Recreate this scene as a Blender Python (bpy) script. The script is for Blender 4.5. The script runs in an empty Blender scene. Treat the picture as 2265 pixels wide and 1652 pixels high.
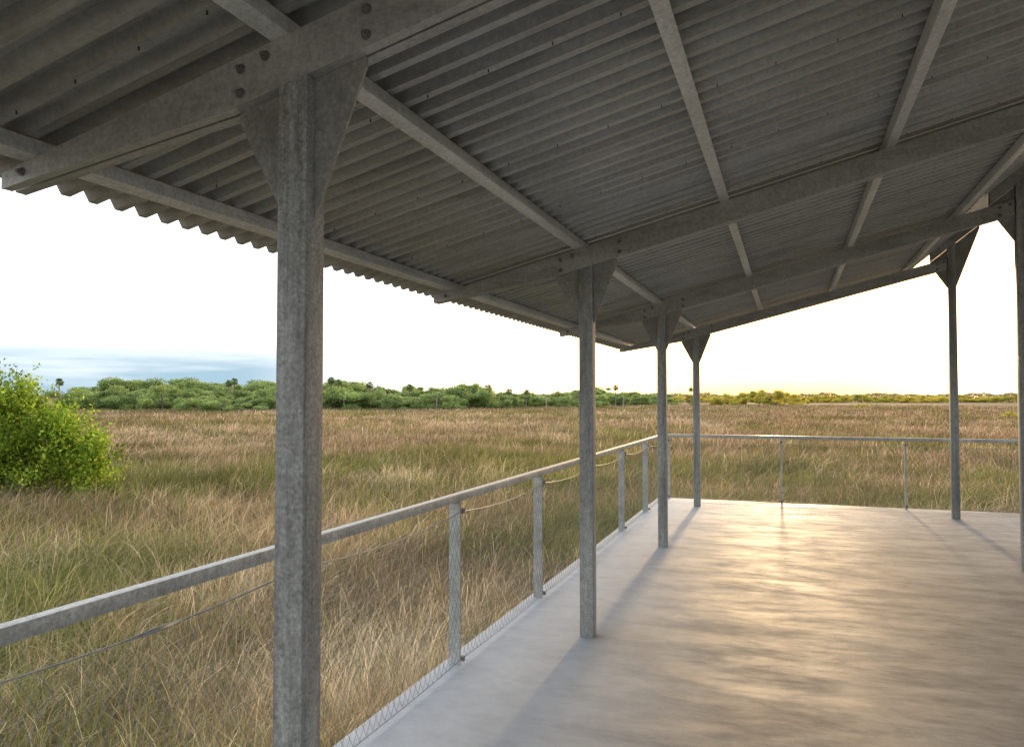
import bpy, bmesh, math, random
import numpy as np
from mathutils import Vector, Matrix
random.seed(7)
rng = np.random.default_rng(11)
S = bpy.context.scene
COL = S.collection
R = math.radians
YAW = R(20.03)
CS, SN = math.cos(YAW), math.sin(YAW)
CAMH = 1.72
GZ = -1.0                      # marsh ground level, deck top is z = 0

# ------------------------------------------------------------------ materials
def new_mat(name):
    m = bpy.data.materials.new(name); m.use_nodes = True
    nt = m.node_tree; nt.nodes.clear()
    out = nt.nodes.new('ShaderNodeOutputMaterial')
    return m, nt, out
def nd(nt, t, **kw):
    n = nt.nodes.new(t)
    for k, v in kw.items():
        if k in n.inputs: n.inputs[k].default_value = v
        else: setattr(n, k, v)
    return n
def ramp(nt, fac, stops):
    r = nt.nodes.new('ShaderNodeValToRGB')
    els = r.color_ramp.elements
    while len(els) < len(stops): els.new(0.5)
    for e, (p, c) in zip(els, stops):
        e.position = p; e.color = (*c, 1) if len(c) == 3 else c
    nt.links.new(fac, r.inputs[0]); return r.outputs[0]
def noise(nt, scale=(1,1,1), s=1.0, det=4, rough=.55, dist=0.0):
    g = nd(nt, 'ShaderNodeNewGeometry')
    mp = nd(nt, 'ShaderNodeMapping'); mp.inputs['Scale'].default_value = scale
    nt.links.new(g.outputs['Position'], mp.inputs['Vector'])
    n = nd(nt, 'ShaderNodeTexNoise'); n.inputs['Scale'].default_value = s
    n.inputs['Detail'].default_value = det; n.inputs['Roughness'].default_value = rough
    n.inputs['Distortion'].default_value = dist
    nt.links.new(mp.outputs[0], n.inputs['Vector'])
    return n.outputs['Fac']
def mixc(nt, fac, a, b, mode='MIX'):
    m = nt.nodes.new('ShaderNodeMix'); m.data_type = 'RGBA'; m.blend_type = mode
    for sock, v in ((m.inputs[0], fac), (m.inputs[6], a), (m.inputs[7], b)):
        if hasattr(v, 'is_linked'): nt.links.new(v, sock)
        elif isinstance(v, (int, float)): sock.default_value = v
        else: sock.default_value = (*v, 1)
    return m.outputs[2]

def steel(name, lo, hi, rough=.5, metal=.45, streak=(1,1,.12), sp=60, blot=5.0, spk=.6, stain=None, sfac=.7):
    m, nt, out = new_mat(name)
    p = nd(nt, 'ShaderNodeBsdfPrincipled'); p.inputs['Metallic'].default_value = metal
    n1 = noise(nt, streak, blot, 6, .65)
    n2 = noise(nt, (1,1,1), sp, 4, .7)
    n3 = noise(nt, (1,1,1), 1.3, 3, .5)
    n4 = noise(nt, (1,1,.5), 30, 5, .75, .4)
    c = ramp(nt, n1, [(.3, lo), (.72, hi)])
    c = mixc(nt, spk, c, ramp(nt, n2, [(.3, (.5,.5,.5)), (.7, (1.35,1.35,1.35))]), 'MULTIPLY')
    c = mixc(nt, spk*.8, c, ramp(nt, n4, [(.35, (.68,.68,.67)), (.5, (1,1,1)), (.68, (1.35,1.35,1.35))]), 'MULTIPLY')
    c = mixc(nt, .35, c, ramp(nt, n3, [(.3, (.75,.75,.74)), (.7, (1.1,1.1,1.1))]), 'MULTIPLY')
    if stain:
        n5 = noise(nt, stain, 3.0, 5, .65, .3)
        c = mixc(nt, sfac, c, ramp(nt, n5, [(.34, (.55,.54,.52)), (.5, (1,1,1)), (.72, (1.15,1.15,1.15))]), 'MULTIPLY')
    nt.links.new(c, p.inputs['Base Color'])
    rr = nd(nt, 'ShaderNodeMapRange'); rr.inputs[3].default_value = rough-.12; rr.inputs[4].default_value = rough+.15
    nt.links.new(n1, rr.inputs[0]); nt.links.new(rr.outputs[0], p.inputs['Roughness'])
    b = nd(nt, 'ShaderNodeBump'); b.inputs['Strength'].default_value = .15; b.inputs['Distance'].default_value = .004
    nt.links.new(n2, b.inputs['Height']); nt.links.new(b.outputs[0], p.inputs['Normal'])
    nt.links.new(p.outputs[0], out.inputs[0]); return m

M = {}
M['post'] = steel('galvanised_post', (.20,.203,.193), (.45,.455,.435), .5, .3, (1,1,.12), 85, 6, .85, (6,6,.25), .8)
M['rafter'] = steel('galvanised_rafter', (.36,.355,.335), (.49,.485,.46), .48, .35, (.3,1,1), 60, 5, .45, (.4,1,2), .5)
M['purlin'] = steel('galvanised_purlin', (.52,.52,.50), (.78,.78,.75), .42, .35, (1,.2,1), 60, 5, .45)
M['sheet'] = steel('roof_sheet_metal', (.32,.325,.315), (.45,.455,.44), .38, .5, (.12,1,1), 45, 7, .3, (.2,3,1), .55)
M['rail'] = steel('galvanised_rail', (.36,.365,.355), (.62,.63,.615), .42, .4, (1,1,1), 80, 6, .7)
M['gusset'] = steel('gusset_plate', (.26,.255,.235), (.38,.375,.35), .5, .35, (1,1,1))
def simple(name, col, rough=.5, metal=0.):
    m, nt, out = new_mat(name)
    p = nd(nt, 'ShaderNodeBsdfPrincipled'); p.inputs['Roughness'].default_value = rough; p.inputs['Metallic'].default_value = metal
    c = ramp(nt, noise(nt, (1,1,1), 20, 3), [(.3, tuple(v*.75 for v in col)), (.7, tuple(v*1.2 for v in col))])
    nt.links.new(c, p.inputs['Base Color']); nt.links.new(p.outputs[0], out.inputs[0]); return m
M['cable'] = simple('stainless_cable', (.33,.335,.33), .5, .3)
M['net'] = simple('stainless_net', (.25,.25,.235), .55, .2)
M['bolt'] = simple('bolt_steel', (.2,.195,.18), .5, .5)
M['mark'] = simple('seam_mark_dark', (.05,.05,.045), .7)
M['trunk'] = simple('bark', (.17,.135,.1), .85)
M['snag'] = simple('pale_dead_wood', (.36,.32,.27), .85)
M['palmtrunk'] = simple('palm_trunk', (.2,.17,.13), .85)

def concrete():
    m, nt, out = new_mat('trowelled_concrete')
    p = nd(nt, 'ShaderNodeBsdfPrincipled'); p.inputs['Specular IOR Level'].default_value = .28
    a = noise(nt, (.8,1.2,1), 1.1, 8, .64, .2)
    b = noise(nt, (.85,1.25,1), 6.5, 9, .74, .1)
    c_ = noise(nt, (1,1,1), 130, 2, .5)
    d = noise(nt, (1,1,1), .5, 3, .5)
    e = noise(nt, (.55,1.5,1), 2.2, 12, .78, .2)
    h = noise(nt, (.25,2.0,1), 14.0, 8, .78, .2)
    c = ramp(nt, a, [(.3, (.285,.292,.298)), (.5, (.35,.358,.365)), (.68, (.415,.425,.435))])
    c = mixc(nt, .45, c, ramp(nt, b, [(.30, (.55,.545,.535)), (.62, (1.12,1.12,1.12))]), 'MULTIPLY')
    c = mixc(nt, .55, c, ramp(nt, e, [(.36, (.45,.44,.42)), (.54, (1,1,1)), (.7, (1.1,1.1,1.1))]), 'MULTIPLY')
    c = mixc(nt, .4, c, ramp(nt, h, [(.34, (.6,.595,.58)), (.55, (1.05,1.05,1.05))]), 'MULTIPLY')
    c = mixc(nt, .4, c, ramp(nt, c_, [(.3, (.75,.75,.75)), (.7, (1.12,1.12,1.12))]), 'MULTIPLY')
    c = mixc(nt, .5, c, ramp(nt, d, [(.35, (.8,.795,.785)), (.65, (1.1,1.1,1.1))]), 'MULTIPLY')
    # sky light painted into the colour: pale bluish strip along the railing side
    g = nd(nt, 'ShaderNodeNewGeometry'); sp = nd(nt, 'ShaderNodeSeparateXYZ'); nt.links.new(g.outputs['Position'], sp.inputs[0])
    wob = nd(nt, 'ShaderNodeMath', operation='MULTIPLY_ADD'); wob.inputs[1].default_value = 1.6; nt.links.new(d, wob.inputs[0]); nt.links.new(sp.outputs[0], wob.inputs[2])
    st = nd(nt, 'ShaderNodeMapRange'); st.interpolation_type = 'SMOOTHSTEP'
    for i, v in enumerate((.6, -1.0, 0., .85)): st.inputs[i+1].default_value = v
    nt.links.new(wob.outputs[0], st.inputs[0])
    sky_strip = mixc(nt, .45, (.56,.60,.65), ramp(nt, b, [(.28, (.6,.6,.6)), (.62, (1.1,1.1,1.1))]), 'MULTIPLY')
    c = mixc(nt, st.outputs[0], c, sky_strip)
    nt.links.new(c, p.inputs['Base Color'])
    rr = nd(nt, 'ShaderNodeMapRange'); rr.inputs[1].default_value = .36; rr.inputs[2].default_value = .62
    rr.inputs[3].default_value = .75; rr.inputs[4].default_value = .56
    nt.links.new(e, rr.inputs[0]); nt.links.new(rr.outputs[0], p.inputs['Roughness'])
    bp = nd(nt, 'ShaderNodeBump'); bp.inputs['Strength'].default_value = .1; bp.inputs['Distance'].default_value = .003
    nt.links.new(c_, bp.inputs['Height']); nt.links.new(bp.outputs[0], p.inputs['Normal'])
    nt.links.new(p.outputs[0], out.inputs[0]); return m
M['concrete'] = concrete()

def ground_mat():
    m, nt, out = new_mat('marsh_soil_and_thatch')
    p = nd(nt, 'ShaderNodeBsdfPrincipled'); p.inputs['Roughness'].default_value = .95
    p.inputs['Specular IOR Level'].default_value = .1
    a = noise(nt, (1,1,1), .05, 6, .6); b = noise(nt, (1,1,1), .6, 6, .7); g = noise(nt, (1,1,1), .018, 4, .5)
    c = ramp(nt, b, [(.3, (.085,.06,.04)), (.55, (.19,.145,.095)), (.75, (.30,.24,.165))])
    c = mixc(nt, ramp(nt, a, [(.42, (0,0,0)), (.65, (.6,.6,.6))]), c, (.16,.155,.075))
    c = mixc(nt, .6, c, ramp(nt, g, [(.3, (.7,.65,.6)), (.7, (1.1,1.05,1.))]), 'MULTIPLY')
    nt.links.new(c, p.inputs['Base Color']); nt.links.new(p.outputs[0], out.inputs[0]); return m
M['ground'] = ground_mat()

def leafy(name, tint=(1,1,1), trans=.4, rnd=.0, tt=(1.2,1.15,.85)):
    m, nt, out = new_mat(name)
    at = nd(nt, 'ShaderNodeAttribute', attribute_name='Col')
    c = mixc(nt, 1.0, at.outputs['Color'], tint, 'MULTIPLY')
    if rnd > 0:
        oi = nd(nt, 'ShaderNodeObjectInfo')
        v = ramp(nt, oi.outputs['Random'], [(0, (1-rnd,1-rnd*.7,1-rnd*.6)), (.5, (1,1,1)), (1, (1+rnd,1+rnd*.6,1-rnd*.2))])
        c = mixc(nt, 1.0, c, v, 'MULTIPLY')
    d = nd(nt, 'ShaderNodeBsdfDiffuse'); t = nd(nt, 'ShaderNodeBsdfTranslucent')
    nt.links.new(c, d.inputs[0])
    t2 = mixc(nt, 1.0, c, tt, 'MULTIPLY'); nt.links.new(t2, t.inputs[0])
    mx = nd(nt, 'ShaderNodeMixShader'); mx.inputs[0].default_value = trans
    nt.links.new(d.outputs[0], mx.inputs[1]); nt.links.new(t.outputs[0], mx.inputs[2])
    nt.links.new(mx.outputs[0], out.inputs[0]); return m
M['grass'] = leafy('marsh_grass_blades', tint=(.99,1.01,1.0), trans=.44, tt=(1.14,1.05,.88))
M['bush'] = leafy('bush_leaves', tint=(2.15,2.0,1.5), trans=.48)
M['tree'] = leafy('tree_leaves', tint=(3.3,3.1,4.4), trans=.45, rnd=.14)  # lighter, bluer tint: distance haze painted into the leaf colour
M['tree_far'] = leafy('sun_hazed_tree_leaves', tint=(5.6,3.7,3.0), trans=.5, rnd=.15)  # golden sun glow and haze painted into the leaf colour
M['wood'] = leafy('far_wood_leaves', tint=(2.1,1.6,1.3), trans=.2)
M['palm'] = leafy('palm_fronds', tint=(2.2,2.2,2.6), trans=.3, rnd=.15)

# ------------------------------------------------------------------ helpers
def tag(o, label=None, cat=None, group=None, kind=None):
    if label: o['label'] = label
    if cat: o['category'] = cat
    if group: o['group'] = group
    if kind: o['kind'] = kind
    return o
def empty(name, loc, label=None, cat=None, group=None):
    o = bpy.data.objects.new(name, None); o.empty_display_size = .2
    o.location = loc; COL.objects.link(o); return tag(o, label, cat, group)
def origin(p):
    v = Vector((0,0,0))
    while p is not None: v += p.location; p = p.parent
    return v
class MB:
    def __init__(s): s.v = []; s.f = []; s.mi = []
    def add(s, vs, fs, mi=0):
        b = len(s.v); s.v += [tuple(v) for v in vs]; s.f += [tuple(b+i for i in f) for f in fs]; s.mi += [mi]*len(fs)
    def box(s, a, b, mi=0):
        (x0,y0,z0), (x1,y1,z1) = a, b
        s.add([(x0,y0,z0),(x1,y0,z0),(x1,y1,z0),(x0,y1,z0),(x0,y0,z1),(x1,y0,z1),(x1,y1,z1),(x0,y1,z1)],
              [(0,3,2,1),(4,5,6,7),(0,1,5,4),(1,2,6,5),(2,3,7,6),(3,0,4,7)], mi)
    def prism_y(s, pts, y0, y1, mi=0):
        n = len(pts)
        s.add([(x,y0,z) for x,z in pts]+[(x,y1,z) for x,z in pts],
              [tuple(range(n)), tuple(range(2*n-1, n-1, -1))]+[(i,(i+1)%n,(i+1)%n+n,i+n) for i in range(n)], mi)
    def rrect(s, A, B, w, h, r, up=(0,0,1), mi=0, seg=3):
        A, B = Vector(A), Vector(B); d = (B-A).normalized(); up = Vector(up)
        sx = d.cross(up).normalized(); uz = sx.cross(d).normalized(); prof = []
        for cx, cz, a0 in ((1,1,0),(-1,1,90),(-1,-1,180),(1,-1,270)):
            for k in range(seg+1):
                a = R(a0+90*k/seg); prof.append((cx*(w/2-r)+r*math.cos(a), cz*(h/2-r)+r*math.sin(a)))
        n = len(prof)
        vs = [A+sx*x+uz*z for x,z in prof]+[B+sx*x+uz*z for x,z in prof]
        s.add(vs, [tuple(range(n)), tuple(range(2*n-1,n-1,-1))]+[(i,(i+1)%n,(i+1)%n+n,i+n) for i in range(n)], mi)
    def tube(s, pts, rad, n=6, mi=0):
        pts = [Vector(p) for p in pts]
        if not hasattr(rad, '__len__'): rad = [rad]*len(pts)
        vs = []; fs = []
        for i, p in enumerate(pts):
            d = (pts[min(i+1,len(pts)-1)]-pts[max(i-1,0)]).normalized()
            a = d.cross(Vector((0,0,1)) if abs(d.z) < .9 else Vector((1,0,0))).normalized(); b = d.cross(a)
            for k in range(n):
                t = 2*math.pi*k/n; vs.append(p+(a*math.cos(t)+b*math.sin(t))*rad[i])
        for i in range(len(pts)-1):
            for k in range(n): fs.append((i*n+k, i*n+(k+1)%n, (i+1)*n+(k+1)%n, (i+1)*n+k))
        fs += [tuple(range(n)), tuple(range(len(vs)-1, len(vs)-n-1, -1))]
        s.add(vs, fs, mi)
    def build(s, name, mats, parent=None, smooth=False, recalc=True):
        o0 = origin(parent)
        me = bpy.data.meshes.new(name)
        me.from_pydata([(v[0]-o0.x, v[1]-o0.y, v[2]-o0.z) for v in s.v], [], s.f)
        for m in (mats if isinstance(mats, (list,tuple)) else [mats]): me.materials.append(m)
        if any(s.mi): me.polygons.foreach_set('material_index', s.mi)
        if recalc:
            bm = bmesh.new(); bm.from_mesh(me); bmesh.ops.recalc_face_normals(bm, faces=bm.faces); bm.to_mesh(me); bm.free()
        if smooth:
            me.shade_smooth()
            try: me.set_sharp_from_angle(angle=R(28))
            except Exception: pass
        o = bpy.data.objects.new(name, me); COL.objects.link(o); o.parent = parent
        return o
def np_mesh(name, verts, loops, starts, cols=None):
    me = bpy.data.meshes.new(name)
    me.vertices.add(len(verts)); me.vertices.foreach_set('co', np.ascontiguousarray(verts, dtype=np.float32).ravel())
    me.loops.add(len(loops)); me.loops.foreach_set('vertex_index', loops.astype(np.int32))
    me.polygons.add(len(starts)); me.polygons.foreach_set('loop_start', starts.astype(np.int32))
    if cols is not None:
        a = me.color_attributes.new('Col', 'FLOAT_COLOR', 'POINT')
        c4 = np.ones((len(verts),4), np.float32); c4[:,:3] = cols
        a.data.foreach_set('color', c4.ravel())
    me.update(calc_edges=True); return me
def leaf_mesh(name, P, size, cols, aspect=.5, updir=.0):
    """diamond leaves at points P, random orientation"""
    n = len(P)
    d = rng.normal(size=(n,3)); d[:,2] += updir; d /= np.linalg.norm(d,axis=1)[:,None]
    e = rng.normal(size=(n,3)); e -= (e*d).sum(1)[:,None]*d; e /= np.linalg.norm(e,axis=1)[:,None]
    s = np.asarray(size).reshape(-1,1)
    V = np.stack([P-d*s*.5, P+e*s*aspect*.5, P+d*s*.5, P-e*s*aspect*.5], 1).reshape(-1,3)
    return np_mesh(name, V, np.arange(4*n), np.arange(n)*4, np.repeat(cols,4,0))
def link_mesh(name, me, mat, parent=None):
    if mat and not me.materials: me.materials.append(mat)
    o = bpy.data.objects.new(name, me); COL.objects.link(o); o.parent = parent; return o
_grids = {}
def vnoise(x, y, scale, seed):
    if seed not in _grids: _grids[seed] = np.random.default_rng(seed).random((128,128))
    g = _grids[seed]; X = x/scale; Y = y/scale
    i = np.floor(X).astype(int); j = np.floor(Y).astype(int); u = X-i; v = Y-j
    u = u*u*(3-2*u); v = v*v*(3-2*v); a = lambda p,q: g[p%128, q%128]
    return (a(i,j)*(1-u)+a(i+1,j)*u)*(1-v)+(a(i,j+1)*(1-u)+a(i+1,j+1)*u)*v
def at(u, D):
    """world x, y of a viewing bearing u (in 2265ths of the frame) at depth D"""
    X = (u-1132.5)/1681*D
    return X*CS-D*SN, X*SN+D*CS

# ------------------------------------------------------------------ setting: ground, deck
mb = MB(); mb.add([(-3000,-3000,GZ),(3000,-3000,GZ),(3000,3000,GZ),(-3000,3000,GZ)], [(0,1,2,3)])
tag(mb.build('ground', M['ground']), kind='structure')
DX, DY = -2.14, 13.2
mb = MB(); mb.box((DX,-4,-.24), (9,DY,0))
dk = mb.build('deck', M['concrete']); tag(dk, kind='structure')
bv = dk.modifiers.new('bevel', 'BEVEL'); bv.width = .012; bv.segments = 2

# ------------------------------------------------------------------ the shelter
SL = .25
def zt(x): return 2.81+SL*(x+1.387)
HS = .0685*math.sqrt(1+SL*SL)
def zs(x): return zt(1.80)+HS+.012+.8*(x-1.80)      # underside of the steep part
PX, QX = -1.380, 2.2
PY = [1.925+3.465*k for k in range(4)]
RX0, RX1 = -2.6, 2.135
shelter = empty('open_shelter', (0,0,0), 'galvanised steel shelter with corrugated metal roof standing over the concrete deck', 'shelter')
def zbot(x):
    if x >= -1.62: return zt(x)-.15
    t = (x+1.62)/(RX0+1.62)
    return zt(x)-.15*(1-t)-.055*t
for y0 in PY:
    mb = MB()
    xs = [RX0, -1.62, RX1]
    for s in (-1, 1):
        ya, yb = sorted((y0+s*.046, y0+s*.039))
        mb.prism_y([(x, zt(x)) for x in xs[::2]]+[(x, zbot(x)) for x in xs[::-1]], ya, yb)
        ya, yb = sorted((y0+s*.039, y0+s*.006))
        mb.prism_y([(x, zbot(x)+.009) for x in xs]+[(x, zbot(x)+.001) for x in xs[::-1]], ya, yb)
        mb.prism_y([(RX0, zt(RX0)-.001), (RX1, zt(RX1)-.001), (RX1, zt(RX1)-.009), (RX0, zt(RX0)-.009)], ya, yb)
    raf = mb.build('rafter', M['rafter'], shelter)
    bolts = [(-2.5,-.03)]
    for px in (PX, QX):
        bolts += [(px-.19,-.04),(px-.19,-.115),(px-.10,-.035)]
    bolts += [(PX+.25,-.04),(PX+.25,-.115)]
    for bx, dz in bolts:
        b = MB(); z = zt(bx)+dz; yf = y0-.046
        b.tube([(bx,yf,z),(bx,yf-.003,z)], .016, 14)
        b.tube([(bx,yf-.003,z),(bx,yf-.013,z)], .0115, 6)
        b.tube([(bx,yf-.013,z),(bx,yf-.021,z)], .0065, 8)
        b.build('bolt', M['bolt'], raf)
    # steep upper rafter carried by the right-hand post
    ub = lambda x: zs(x)-.135
    mb = MB(); mb.prism_y([(1.93,zs(1.93)-.004),(2.85,zs(2.85)-.004),(2.85,ub(2.85)),(1.93,ub(1.93))], y0-.04, y0+.04)
    mb.build('upper_rafter', M['rafter'], shelter)
    for px in (PX, QX):
        mb = MB(); w = .1
        top_f = (lambda x: zbot(x)-.002) if px < 0 else (lambda x: ub(x)-.002)
        mb.rrect((px,y0,0), (px,y0,9), w, w, .006, up=(0,1,0))
        mb.v = [(x,y,top_f(x) if z > 5 else z) for x,y,z in mb.v]      # post top cut to the slope
        post = mb.build('post', M['post'], shelter, smooth=True)
        for s in (-1, 1):
            g = MB(); e = px+s*.0505
            if px < 0:
                tx = px+s*.225; zg = 2.25
                g.prism_y([(e, zbot(e)+.03), (tx, zbot(tx)+.03), (tx, zbot(tx)-.03), (e, zg)], y0-.005, y0+.005)
            else:
                tx = px+s*(.27 if s < 0 else .36); zg = 3.27
                g.prism_y([(e, ub(e)-.003), (tx, ub(tx)-.003), (tx, ub(tx)-.05), (e, zg)], y0-.005, y0+.005)
            g.build('gusset', M['gusset'], post)
YN, YF = -2.0, 12.98
ang = math.atan(SL); nx, nz = -math.sin(ang), math.cos(ang)
for x in (-2.46, -1.43, -.40, .63, 1.66):
    mb = MB(); h = .066
    A = Vector((x+nx*(h/2+.001), YN+.02, zt(x)+nz*(h/2+.001))); B = A.copy(); B.y = YF-.05
    mb.rrect(A, B, .064, h, .005, up=(nx,0,nz))
    mb.build('purlin', M['purlin'], shelter, smooth=True)
# corrugated roof sheets, one 0.914 m wide sheet after another
PITCH = .914/7
prof = [(0,0),(.040,0),(.058,.046),(.1126,.046),(PITCH,0)]
def sheet(y0, nribs, x0, x1, zf, slope, name='roof_sheet'):
    mb = MB(); ys = []
    for k in range(nribs):
        for (py, pz) in prof[:-1]: ys.append((y0+k*PITCH+py, pz))
    ys.append((y0+nribs*PITCH, 0))
    n = len(ys); nn = math.sqrt(1+slope*slope); xx = [x0, (x0+x1)/2, x1]
    vs = [(x-slope/nn*pz, py, zf(x)+pz/nn) for x in xx for py, pz in ys]
    fs = [(j*n+i, j*n+i+1, (j+1)*n+i+1, (j+1)*n+i) for j in range(2) for i in range(n-1)]
    mb.add(vs, fs)
    if name == 'roof_sheet':
        x = x0+.17
        while x < x1-.05:
            z = zf(x)
            mb.box((x-.002,y0+.010,z-.012), (x+.002,y0+.014,z+.002), 1); x += .255
    return mb.build(name, [M['sheet'], M['mark']], shelter, recalc=False)
for k in range(-4, 13):
    y0 = 1.72+.914*k
    sheet(y0, 7 if k < 12 else 2, -2.76, 1.80, lambda x: zt(x)+HS, SL)
    # steep part of the roof right of the last purlin, up to the ridge
    sheet(y0, 7 if k < 12 else 2, 1.79, 2.75, zs, .8, 'upper_roof_sheet')
    sheet(y0, 7 if k < 12 else 2, 2.72, 7.2, lambda x: zs(2.75)+.02-.25*(x-2.75), -.25, 'added_slope_sheet')  # unseen slope, added to block sky light from the right
for y0 in PY:  # unseen rafters and posts carrying the added light-blocking slope
    zr = lambda x: zs(2.75)-.02-.25*(x-2.75)
    mb = MB(); mb.prism_y([(2.9,zr(2.9)),(7.0,zr(7.0)),(7.0,zr(7.0)-.14),(2.9,zr(2.9)-.14)], y0-.04, y0+.04)
    mb.build('added_rafter', M['rafter'], shelter)
    mb = MB(); mb.rrect((6,y0,0), (6,y0,zr(6)-.155), .1, .1, .007, up=(0,1,0)); mb.build('post', M['post'], shelter, smooth=True)

# ------------------------------------------------------------------ railings
def net_panel(mb, s0, s1, z0, ztop, P, r, pitch=.062, rise=.105):
    m = rise/pitch
    for sg in (1, -1):
        c = s0-(1.0/m)
        c = math.floor(c/pitch)*pitch
        while c < s1+1.0/m:
            pts = []
            for t in np.linspace(0, 1, 60):
                z = z0+(1.0-z0)*t; s = c+sg*(z-z0)/m
                if s0 <= s <= s1 and z <= ztop(s): pts.append((s, z))
            if len(pts) >= 2:
                a, b = pts[0], pts[-1]; mb.tube([P(*a), P(*b)], r, 3)
            c += pitch
def railing(root, posts, P, plate, rail_a, rail_b, turn=None, nr=.0012):
    mb = MB(); mb.rrect(rail_a, rail_b, .05, .05, .004); mb.build('handrail', M['rail'], root, smooth=True)
    for s in posts:
        mb = MB(); mb.box(*plate(s)); po = mb.build('rail_post', M['rail'], root)
        bv = po.modifiers.new('b', 'BEVEL'); bv.width = .002; bv.segments = 1
        for z in (.985, .045):
            c = MB(); q = Vector(P(s, z))
            c.rrect(q+Vector((0,0,-.016)), q+Vector((0,0,.016)), .026, .026, .004, up=(0,1,0))
            ax = Vector(P(s+.03, z))-q
            c.tube([q-ax, q+ax], .0065, 8)
            c.build('cable_clamp', M['bolt'], po, smooth=True)
    for s0, s1 in zip(posts[:-1], posts[1:]):
        sag = .04
        f = lambda s, s0=s0, s1=s1: .985-sag*(1-((2*(s-s0)/(s1-s0)-1)**2))
        N = 14
        mb = MB(); mb.tube([P(s0+(s1-s0)*i/N, f(s0+(s1-s0)*i/N)) for i in range(N+1)], .0034, 6)
        tc = mb.build('top_cable', M['cable'], root, smooth=True)
        mb = MB(); mb.tube([P(s0+(s1-s0)*i/N, .045-.012*(1-(2*i/N-1)**2)) for i in range(N+1)], .0034, 6)
        mb.build('bottom_cable', M['cable'], root, smooth=True)
        mb = MB(); net_panel(mb, s0+.015, s1-.015, .04, f, P, nr)
        mb.build('wire_mesh', M['net'], root, recalc=False)
        if turn and s0 < turn < s1:
            t = MB(); L = [turn+d for d in (-.11,-.10,-.05,-.045,.045,.05,.1,.11)]
            t.tube([P(s, f(s)) for s in L], [.004,.006,.006,.0085,.0085,.006,.006,.004], 10)
            t.build('turnbuckle', M['cable'], tc, smooth=True)
LX = -2.045; MX = -1.99
lr = empty('railing', (LX,4.5,0), 'galvanised railing with wire mesh running along the left edge of the deck', 'railing')
lp = [4.53+1.734*k for k in range(-3, 6)]
railing(lr, lp, lambda s, z: (MX, s, z), lambda s: ((LX-.04, s-.006, .001), (LX+.04, s+.006, 1.041)),
        (LX,-1.5,1.066), (LX,DY-.02,1.066), turn=2.0)
FY = 13.1; FM = 13.045
fr = empty('railing', (1,FY,0), 'galvanised railing with wire mesh across the far end of the deck', 'railing')
fp = [-1.93+1.8*k for k in range(0, 6)]
railing(fr, fp, lambda s, z: (s, FM, z), lambda s: ((s-.014, FY-.04, .001), (s+.014, FY+.04, 1.041)),
        (LX+.027,FY,1.066), (7.2,FY,1.066), nr=.0022)

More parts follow.
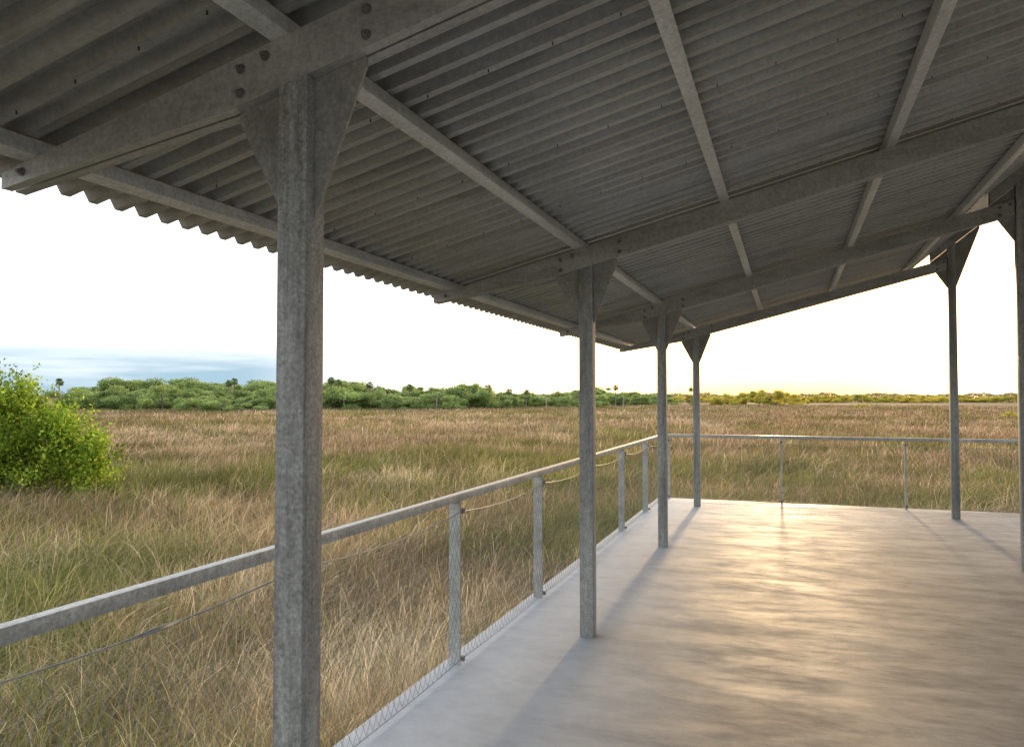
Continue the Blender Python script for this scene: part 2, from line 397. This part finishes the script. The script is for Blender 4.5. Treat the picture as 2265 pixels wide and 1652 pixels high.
# ------------------------------------------------------------------ marsh grass (stuff)
def grass():
    NC, K = 46000, 16
    r = np.exp(rng.uniform(math.log(1.9), math.log(270), NC))
    ph = R(110)+R(43)*rng.uniform(-1, 1, NC)
    cx, cy = r*np.cos(ph), r*np.sin(ph)
    ok = ~((cx > DX-.1) & (cy < DY+.12)); cx, cy, r = cx[ok], cy[ok], r[ok]; NC = len(r)
    n1 = vnoise(cx, cy, 5.0, 1)*.5+vnoise(cx, cy, 1.3, 2)*.5
    n2 = vnoise(cx, cy, 12.0, 3)*.4+vnoise(cx, cy, 3.0, 4)*.6
    n3 = vnoise(cx, cy, 30.0, 5)*.3+vnoise(cx, cy, 1.7, 6)*.7
    n5 = vnoise(cx, cy, 7.0, 8)*.45+vnoise(cx, cy, 2.0, 9)*.55
    bx, by = at(30, 20.0)
    nearbush = np.exp(-((cx-bx)**2+(cy-by)**2)/80.)
    tight = np.exp(-((cx-bx)**2+(cy-by)**2)/14.)
    green = np.clip(.34+2.7*(n2-.5)+.5*nearbush+.26*np.exp(-r/9.)-.10*(r > 25), 0, .92)
    pal = np.array([(.52,.435,.31),(.32,.245,.165),(.70,.63,.51),(.165,.21,.07),(.285,.295,.12),(.40,.305,.21)])
    B = NC*K
    ci = np.repeat(np.arange(NC), K); rr = r[ci]
    ctone = rng.random(NC)
    isg = rng.random(B) < np.clip(green+.7*(ctone-.5), 0, 1)[ci]
    silver = (rng.random(B) < np.clip(3.4*(n5-.5), 0, .7)[ci])
    pick = np.where(isg, rng.choice([3,4], B, p=[.5,.5]), np.where(silver, 2, rng.choice([0,1,2,5], B, p=[.32,.27,.12,.29])))
    cb = rng.uniform(.70, 1.28, NC)
    col = pal[pick]*rng.uniform(.68, 1.2, (B,1))*((0.58+.84*n3)*cb)[ci][:,None]
    # russet sedge on the open marsh, away from the bush
    red = np.clip((r-9)/14, 0, 1)*(1-.8*nearbush)*(.6+.4*np.clip((cx+14)/14, 0, 1))
    col *= 1+red[ci][:,None]*np.array([.06,-.09,-.14])
    spread = np.minimum(.052+.0085*rr, .8)
    ox, oy = rng.normal(size=B), rng.normal(size=B)
    x = cx[ci]+ox*spread; y = cy[ci]+oy*spread
    ch = rng.uniform(.5, 1.35, NC)
    hh = (.34+.5*n1[ci])*ch[ci]*rng.uniform(.6, 1.2, B)+np.where(isg, .08, 0.)+.45*tight[ci]
    cl = rng.normal(size=(NC,2))*.30+np.array([CS, SN])*.34
    lean = cl[ci]+np.stack([ox, oy], 1)*.30+rng.normal(size=(B,2))*.32
    w = (.0024+.00062*rr)*rng.uniform(.65, 1.35, B)
    w = np.minimum(w, .095)
    wa = rng.uniform(0, math.pi, B); wx = np.cos(wa)*w*.5; wy = np.sin(wa)*w*.5
    keep = ~((x > DX-.03) & (y < DY+.05))
    ln = np.linalg.norm(lean, axis=1)
    def pt(t):
        k = t*t*(.6+.4*t)
        zz = GZ+hh*(t-.38*np.minimum(ln, 1.3)*t**2.2)
        return np.stack([x+lean[:,0]*hh*k, y+lean[:,1]*hh*k, zz], 1)
    W = np.stack([wx, wy, np.zeros(B)], 1)
    VV, LL, SS, CC = [], [], [], []
    vo = lo = 0
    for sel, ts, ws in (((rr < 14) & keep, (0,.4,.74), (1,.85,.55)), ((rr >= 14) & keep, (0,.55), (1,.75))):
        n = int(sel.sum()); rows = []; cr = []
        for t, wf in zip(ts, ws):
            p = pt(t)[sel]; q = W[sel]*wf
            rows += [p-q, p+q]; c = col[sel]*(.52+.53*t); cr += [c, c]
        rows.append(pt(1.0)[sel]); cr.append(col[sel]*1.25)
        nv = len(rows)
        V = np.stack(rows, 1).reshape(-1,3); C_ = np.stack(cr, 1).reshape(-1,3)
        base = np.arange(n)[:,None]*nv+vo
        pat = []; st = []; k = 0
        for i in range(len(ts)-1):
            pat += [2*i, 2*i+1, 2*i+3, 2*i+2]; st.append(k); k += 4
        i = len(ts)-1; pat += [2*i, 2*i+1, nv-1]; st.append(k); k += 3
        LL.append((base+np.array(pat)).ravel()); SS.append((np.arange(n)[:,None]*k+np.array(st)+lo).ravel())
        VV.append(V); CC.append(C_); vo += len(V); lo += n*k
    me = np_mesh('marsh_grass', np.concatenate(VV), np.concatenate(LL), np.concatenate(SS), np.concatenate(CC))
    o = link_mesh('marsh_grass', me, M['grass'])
    tag(o, 'dry tan and green marsh grass filling the open field around the deck', 'grass', kind='stuff')
grass()

# ------------------------------------------------------------------ big bush at the left
def clumps(n, cx, cy, cz, rx, ry, rz, shell=.55):
    d = rng.normal(size=(n,3)); d /= np.linalg.norm(d,axis=1)[:,None]
    rad = (shell+(1-shell)*rng.random(n))[:,None]
    return np.array([cx,cy,cz])+d*rad*np.array([rx,ry,rz])
def big_bush():
    D = 19.0; bx, by = at(-10, D)
    root = empty('bush', (bx,by,GZ), 'large bright green leafy bush in the marsh at the left edge', 'bush')
    cs = []
    rt = np.array([CS, SN, 0])
    for (o, h, a, b) in ((-.9,1.7,1.5,1.35),(.1,1.95,1.1,1.2),(1.2,1.55,.95,1.0),(.5,.9,1.6,.85),(1.95,1.15,.75,.8),(-2.,1.3,1.4,1.2),(.7,2.25,.7,.75),(2.35,.6,.6,.5),(1.7,1.95,.5,.5),(.3,2.7,.45,.4),(-.8,2.75,.5,.4),(2.5,1.4,.35,.35)):
        m = int(74*a*b+8); c = clumps(m, *(rt[:2]*o), h, a, a, b, .5); cs.append(c)
    cs = np.concatenate(cs); cs = cs[cs[:,2] > .12]
    cs += rng.normal(size=cs.shape)*.19
    n = 50; P = np.repeat(cs, n, 0)+rng.normal(size=(len(cs)*n,3))*np.array([.14,.14,.12])*np.repeat(rng.uniform(.6,1.5,len(cs)), n)[:,None]
    up = rng.choice(len(cs), 190)
    sp = np.concatenate([cs[i]+np.array([rng.normal()*.1, rng.normal()*.1, 0])+np.linspace(0,1,22)[:,None]*np.array([rng.normal()*.26, rng.normal()*.26, .5])+rng.normal(size=(22,3))*.045 for i in up])
    P = np.concatenate([P, sp])
    pal = np.array([(.125,.19,.035),(.09,.15,.03),(.20,.245,.05),(.055,.10,.02)])
    ccol = rng.uniform(.45, 1.45, len(cs))
    f = np.concatenate([np.repeat(ccol, n), np.ones(len(sp))*1.1])
    c = pal[rng.choice(4, len(P), p=[.38,.28,.20,.14])]*f[:,None]*rng.uniform(.8,1.2,(len(P),1))
    me = leaf_mesh('crown', P, rng.uniform(.068,.125,len(P)), c, .55, .3)
    link_mesh('crown', me, M['bush'], root)
    for k in range(11):
        a = rng.uniform(0, 6.28); q = rng.uniform(.3, 1.3); o = rng.uniform(-1.6, 1.6)
        p0 = np.array([bx,by,GZ])+rt*o*.6
        p2 = p0+np.array([math.cos(a)*q, math.sin(a)*q, 1.9]); pm = (p0+p2)/2+np.array([0,0,.25])
        mb = MB(); mb.tube([p0, pm, p2], [.05,.035,.012], 6); mb.build('stem', M['trunk'], root)
big_bush()

# ------------------------------------------------------------------ tree line
def make_crown(seed, kind):
    g = np.random.default_rng(seed); pts = []; cols = []
    nl = int(g.integers(12, 20))
    for _ in range(nl):
        if kind == 'shrub': o = np.array([g.normal()*.46, g.normal()*.46, g.uniform(.05,.8)]); rr = g.uniform(.07,.22)
        else: o = np.array([g.normal()*.24, g.normal()*.24, g.uniform(.35,.86)]); rr = g.uniform(.08,.2)
        m = int(900*rr/.25)
        d = g.normal(size=(m,3)); d /= np.linalg.norm(d,axis=1)[:,None]
        p = o+d*(rr*(.4+1.0*g.random(m)))[:,None]*np.array([1.1,1.1,.75])
        pts.append(p); cols.append(np.full(m, g.uniform(.75,1.25)))
    P = np.concatenate(pts); f = np.concatenate(cols); k = (P[:,2] > .02) & (P[:,2] < 1.08); P, f = P[k], f[k]
    pal = np.array([(.10,.14,.04),(.078,.115,.032),(.135,.17,.055),(.06,.09,.028)])
    c = pal[g.choice(4, len(P))]*f[:,None]
    return leaf_mesh('crown', P, g.uniform(.035,.07,len(P)), c, .6)
SHR = [make_crown(50+i, 'shrub') for i in range(8)]
TAL = [make_crown(80+i, 'tall') for i in range(5)]
def trunk_mesh(seed):
    g = random.Random(seed); mb = MB()
    mb.tube([(0,0,0),(g.uniform(-.02,.02),0,.25),(g.uniform(-.05,.05),g.uniform(-.04,.04),.6)], [.03,.022,.012], 7)
    for k in range(4):
        a = g.uniform(0,6.28); mb.tube([(0,0,.22+.06*k),(.12*math.cos(a),.12*math.sin(a),.42+.05*k),(.24*math.cos(a),.24*math.sin(a),.6+.05*k)], [.014,.01,.004], 5)
    me = bpy.data.meshes.new('trunk'); me.from_pydata([tuple(v) for v in mb.v], [], mb.f); return me
TRK = [trunk_mesh(i) for i in range(4)]
def tree(u, D, ztop, kind, label, group, mat, widen=1.0, nm='tree'):
    x, y = at(u, D); h = ztop-GZ
    root = empty(nm, (x,y,GZ), label, 'tree', group)
    root.rotation_euler.z = random.uniform(0, 6.28); root.scale = (h*widen, h*widen, h)
    me = random.choice(SHR if kind == 'shrub' else TAL)
    c = bpy.data.objects.new('crown', me); COL.objects.link(c); c.parent = root
    if not me.materials: me.materials.append(mat)
    c.material_slots[0].link = 'OBJECT'; c.material_slots[0].material = mat
    t = bpy.data.objects.new('trunk', random.choice(TRK)); COL.objects.link(t); t.parent = root
    if not t.data.materials: t.data.materials.append(M['trunk'])
    return root
US = [150,210,260,320,400,470,560,600,680,730,790,850,950,990,1030,1080,1150,1230,1280,1320,1370,1450,1500,1600]
VS = [850,853,836,841,841,849,847,849,846,840,848,851,858,850,848,862,867,867,854,856,863,871,873,874]
def topz(u, D): return CAMH+(880-1.04*np.interp(u, US, VS)+.04*878)/1681*D
def sect(u):
    if u < 625: return ('bushy green tree in the tree line across the marsh, left of the nearest post', 'trees in the tree line left of the nearest post')
    if u < 1290: return ('bushy green tree in the tree line seen between the nearest post and the second post', 'trees in the tree line between the first two posts')
    return ('small bushy tree in the tree line seen between the second and fourth left posts', 'trees in the tree line beyond the second post')
u = 175
while u < 1480:
    D = 165+random.uniform(-8, 14)+max(0, u-1000)*.18
    f = random.uniform(.66, .94)
    l, g = sect(u); z = topz(u, D)
    tree(u, D, GZ+(z-GZ)*f, 'shrub', l, g, M['tree'], random.uniform(1.1, 1.7))
    u += random.uniform(14, 22)
u = 185
while u < 1480:
    D = 195+random.uniform(-8, 16)+max(0, u-1000)*.2
    l, g = sect(u); z = topz(u, D)
    tree(u, D, GZ+(z-GZ)*random.uniform(.88, 1.1), random.choice(['shrub','tall','shrub']), l, g, M['tree'], random.uniform(1.0, 1.4))
    u += random.uniform(18, 32)
for (u, D, v) in ((455,140,868),(490,138,872),(540,150,872),(1265,190,856)):
    tree(u, D, CAMH+(878-v)/1681*D, 'shrub', {455:'low bright shrub standing out in front of the tree line, left of the nearest post',490:'low rounded shrub just right of the bright front shrub before the tree line',540:'low shrub at the tree line edge just left of the nearest post',1265:'rounded tree just left of the second post in the tree line'}[u], None, M['tree'], 1.6)
# clump near the sun and low trees at right, golden glow painted in
for (u, v, w) in ((1590,870,1.2),(1618,866,1.1),(1650,859,1.1),(1680,858,1.0),(1705,860,1.1),(1735,864,1.1),(1765,874,1.2)):
    D = 260+random.uniform(-8,8)
    tree(u, D, CAMH+(878-v)/1681*D, 'shrub', 'tree in the rounded clump on the horizon below the sun', 'trees in the clump below the sun', M['tree_far'], w)
u = 1480
while u < 2400:
    D = 380+random.uniform(-25, 25)
    tree(u, D, CAMH+(878-random.uniform(870, 875))/1681*D, 'shrub', 'small dark tree in the low far tree line at the right', 'trees in the far tree line at the right', M['tree_far'], random.uniform(1.5, 2.4))
    u += random.uniform(11, 18)
for (u, v, D, lab) in ((2228,905,95,'low dark shrub out in the marsh near the right edge'),(1905,889,190,'low shrub in the marsh before the far tree line at right')):
    tree(u, D, GZ+1.1, 'shrub', lab, None, M['tree_far'], 1.8, 'shrub').__setitem__('category', 'shrub')
# far-off wood on the horizon, one mass
n = 26000
uu = rng.uniform(-250, 2600, n); dd = rng.uniform(680, 760, n)
X = (uu-1132.5)/1681*dd
hh = 3.2+2.6*vnoise(uu, uu*0, 38., 21)+1.6*vnoise(uu, uu*0, 9., 22)
P = np.stack([X*CS-dd*SN, X*SN+dd*CS, GZ+hh*np.sqrt(rng.random(n))], 1)
pal = np.array([(.16,.18,.13),(.13,.15,.11),(.19,.2,.14)])  # greyish palette, haze of distance painted into the leaves
me = leaf_mesh('far_wood', P, rng.uniform(1.2, 2.4, n), pal[rng.choice(3, n)], .7)
tag(link_mesh('far_wood', me, M['wood']), 'hazy far-off wood along the whole horizon', 'wood', kind='stuff')

# palms
def palm_crown(seed):
    g = np.random.default_rng(seed); V, F, C_ = [], [], []
    for k in range(46):
        a = g.uniform(0, 6.28); el = g.uniform(-.9, 1.3); L = g.uniform(.45, .7)
        d = np.array([math.cos(a)*math.cos(el), math.sin(a)*math.cos(el), math.sin(el)])
        s = np.array([-math.sin(a), math.cos(a), 0]); upv = np.cross(s, d)
        hub = d*L*.7
        shade = g.uniform(.7, 1.3)
        base = (.085,.12,.04) if el > -.6 else (.17,.14,.085)
        for q in np.linspace(-1.25, 1.25, 8):
            e = d*math.cos(q)+s*math.sin(q); tip = hub+e*.75*L+np.array([0,0,-.16])
            b = len(V); wv = np.cross(e, upv)*.075
            V += [hub-wv*.5, hub+e*.3-wv, tip, hub+e*.3+wv]; F.append(b); C_ += [tuple(c*shade for c in base)]*4
        b = len(V); V += [np.zeros(3)-s*.02, hub-s*.02, hub+s*.02, np.zeros(3)+s*.02]; F.append(b); C_ += [base]*4
    return np_mesh('crown', np.array(V), np.arange(len(V)), np.array(F), np.array(C_))
PAL = [palm_crown(200+i) for i in range(3)]
for m_ in PAL: m_.materials.append(M['palm'])
for (u, v, D, lab) in (
    (131,845,160,'small palm above the bush at the left edge'),(506,848,160,'tall palm rising above the tree line left of the nearest post'),(518,844,163,'twin palm close beside the tall palm left of the nearest post'),
    (733,842,158,'palm right beside the nearest post in the tree line'),(748,846,162,'second palm from the nearest post on its right'),(818,852,165,'short palm in the tree line right of the nearest post'),
    (906,857,160,'slim palm with a pale trunk midway between the first two posts'),(1048,866,170,'low palm left of the lone palm between the posts'),(1080,857,172,'lone palm standing clear above the tree line between the first two posts'),
    (1126,866,180,'palm right of the lone palm between the first two posts'),(1165,868,184,'low palm nearest to the second post on its left'),(1362,857,205,'tall palm right of the second post'),(1528,861,260,'palm beside the farthest left post')):
    x, y = at(u, D); z = CAMH+(878-v)/1681*D; root = empty('palm_tree', (x,y,GZ), lab, 'palm tree')
    me = random.choice(PAL); c = bpy.data.objects.new('crown', me); COL.objects.link(c); c.parent = root
    c.location = (0,0,z-GZ); c.rotation_euler.z = random.uniform(0,6.28); c.scale = (1.1,)*3
    mb = MB(); lx = random.uniform(-.25,.25)
    mb.tube([(x+lx,y,GZ),(x+lx*.4,y,GZ+(z-GZ)*.5),(x,y,z)], [.16,.12,.11], 8); mb.build('trunk', M['palmtrunk'], root)
for (u, v, D, lab) in ((965,868,158,'bare pale dead trunk midway between the first two posts'),(1208,872,170,'bare pale dead trunk left of the second post'),(1378,874,190,'bare dead trunk right of the second post'),(762,866,156,'bare pale trunk right of the nearest post'),(607,866,160,'bare pale trunk left of the nearest post')):
    x, y = at(u, D); z = CAMH+(878-v)/1681*D
    root = empty('dead_tree', (x,y,GZ), lab, 'dead tree'); lx = random.uniform(-.3,.3)
    mb = MB(); mb.tube([(x,y,GZ),(x+lx*.5,y,(GZ+z)/2),(x+lx,y,z)], [.12,.09,.04], 6); mb.build('trunk', M['snag'], root)
    for k in range(3):
        a = random.uniform(0,6.28); q = z-.5-.5*k
        mb = MB(); mb.tube([(x+lx*.8,y,q-.3),(x+lx+.8*math.cos(a),y+.8*math.sin(a),q+.5)], [.05,.015], 5); mb.build('branch', M['snag'], root)

# ------------------------------------------------------------------ sky, sun, camera
SUN_EL = R(6.0); SUN_AZ = R(-0.8)      # azimuth from +Y towards +X
w = bpy.data.worlds.new('World'); S.world = w; w.use_nodes = True
nt = w.node_tree; nt.nodes.clear()
out = nd(nt, 'ShaderNodeOutputWorld'); bg = nd(nt, 'ShaderNodeBackground'); bg.inputs[1].default_value = 1.0
sky = nd(nt, 'ShaderNodeTexSky'); sky.sky_type = 'NISHITA'; sky.sun_disc = False
sky.sun_elevation = SUN_EL; sky.sun_rotation = SUN_AZ; sky.dust_density = 2.0; sky.air_density = 1.0
sk = nd(nt, 'ShaderNodeVectorMath', operation='SCALE'); sk.inputs['Scale'].default_value = .06
nt.links.new(sky.outputs[0], sk.inputs[0])
tc = nd(nt, 'ShaderNodeTexCoord'); sep = nd(nt, 'ShaderNodeSeparateXYZ'); nt.links.new(tc.outputs['Generated'], sep.inputs[0])
def mr(src, a, b, c=0., d=1., smooth=True):
    m = nd(nt, 'ShaderNodeMapRange'); m.interpolation_type = 'SMOOTHSTEP' if smooth else 'LINEAR'
    for i, v in enumerate((a,b,c,d)): m.inputs[i+1].default_value = v
    nt.links.new(src, m.inputs[0]); return m.outputs[0]
def mul(a, b):
    m = nd(nt, 'ShaderNodeMath', operation='MULTIPLY'); nt.links.new(a, m.inputs[0])
    if isinstance(b, float): m.inputs[1].default_value = b
    else: nt.links.new(b, m.inputs[1])
    return m.outputs[0]
sd = Vector((math.sin(SUN_AZ)*math.cos(SUN_EL), math.cos(SUN_AZ)*math.cos(SUN_EL), math.sin(SUN_EL)))
mp = nd(nt, 'ShaderNodeMapping'); mp.inputs['Scale'].default_value = (3.2,3.2,34); nt.links.new(tc.outputs['Generated'], mp.inputs[0])
cn = nd(nt, 'ShaderNodeTexNoise'); cn.inputs['Scale'].default_value = 1.1; cn.inputs['Detail'].default_value = 6; nt.links.new(mp.outputs[0], cn.inputs[0])
# thin bright overcast veil, warm around the low sun
dt = nd(nt, 'ShaderNodeVectorMath', operation='DOT_PRODUCT'); nt.links.new(tc.outputs['Generated'], dt.inputs[0]); dt.inputs[1].default_value = sd
halo = mr(dt.outputs['Value'], .84, .99)
glow = mr(dt.outputs['Value'], .968, .9997)
veil = mixc(nt, halo, (1.50,1.55,1.63), (1.9,1.52,1.16))
# added dulling of the unseen right-hand sky, to darken right faces of posts
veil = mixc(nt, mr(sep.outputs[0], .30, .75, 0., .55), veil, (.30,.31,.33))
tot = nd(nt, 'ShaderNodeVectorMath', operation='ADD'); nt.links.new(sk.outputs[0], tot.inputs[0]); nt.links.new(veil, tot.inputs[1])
# a low pale blue cloud bank far off to the left
azm = mr(sep.outputs[0], -.44, -.65); elm = mr(sep.outputs[2], .085, .035)
bank = mul(mul(azm, elm), mr(cn.outputs['Fac'], .32, .56, .62, 1.))
fin = mixc(nt, bank, tot.outputs[0], (.45,.65,.79))
fin = mixc(nt, glow, fin, (9.0,5.0,1.7))
band = mul(mr(dt.outputs['Value'], .968, .997), mr(sep.outputs[2], .050, .0))
fin = mixc(nt, mul(band, .9), fin, (2.6,1.3,.46))
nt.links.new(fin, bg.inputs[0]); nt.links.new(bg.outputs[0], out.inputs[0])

sl = bpy.data.lights.new('sun', 'SUN'); sl.energy = 2.8; sl.angle = R(2.0); sl.color = (1.0, .71, .40)
so = bpy.data.objects.new('sun', sl); COL.objects.link(so)
so.rotation_euler = sd.to_track_quat('Z', 'Y').to_euler()

cam = bpy.data.cameras.new('camera'); cam.sensor_fit = 'HORIZONTAL'; cam.sensor_width = 36; cam.lens = 36*1681/2265
cam.clip_start = .05; cam.clip_end = 6000
co = bpy.data.objects.new('camera', cam); COL.objects.link(co)
co.location = (0,0,CAMH); co.rotation_euler = (R(90+1.77), 0, YAW)
S.camera = co
S.view_settings.view_transform = 'Standard'; S.view_settings.look = 'None'; S.view_settings.exposure = 0
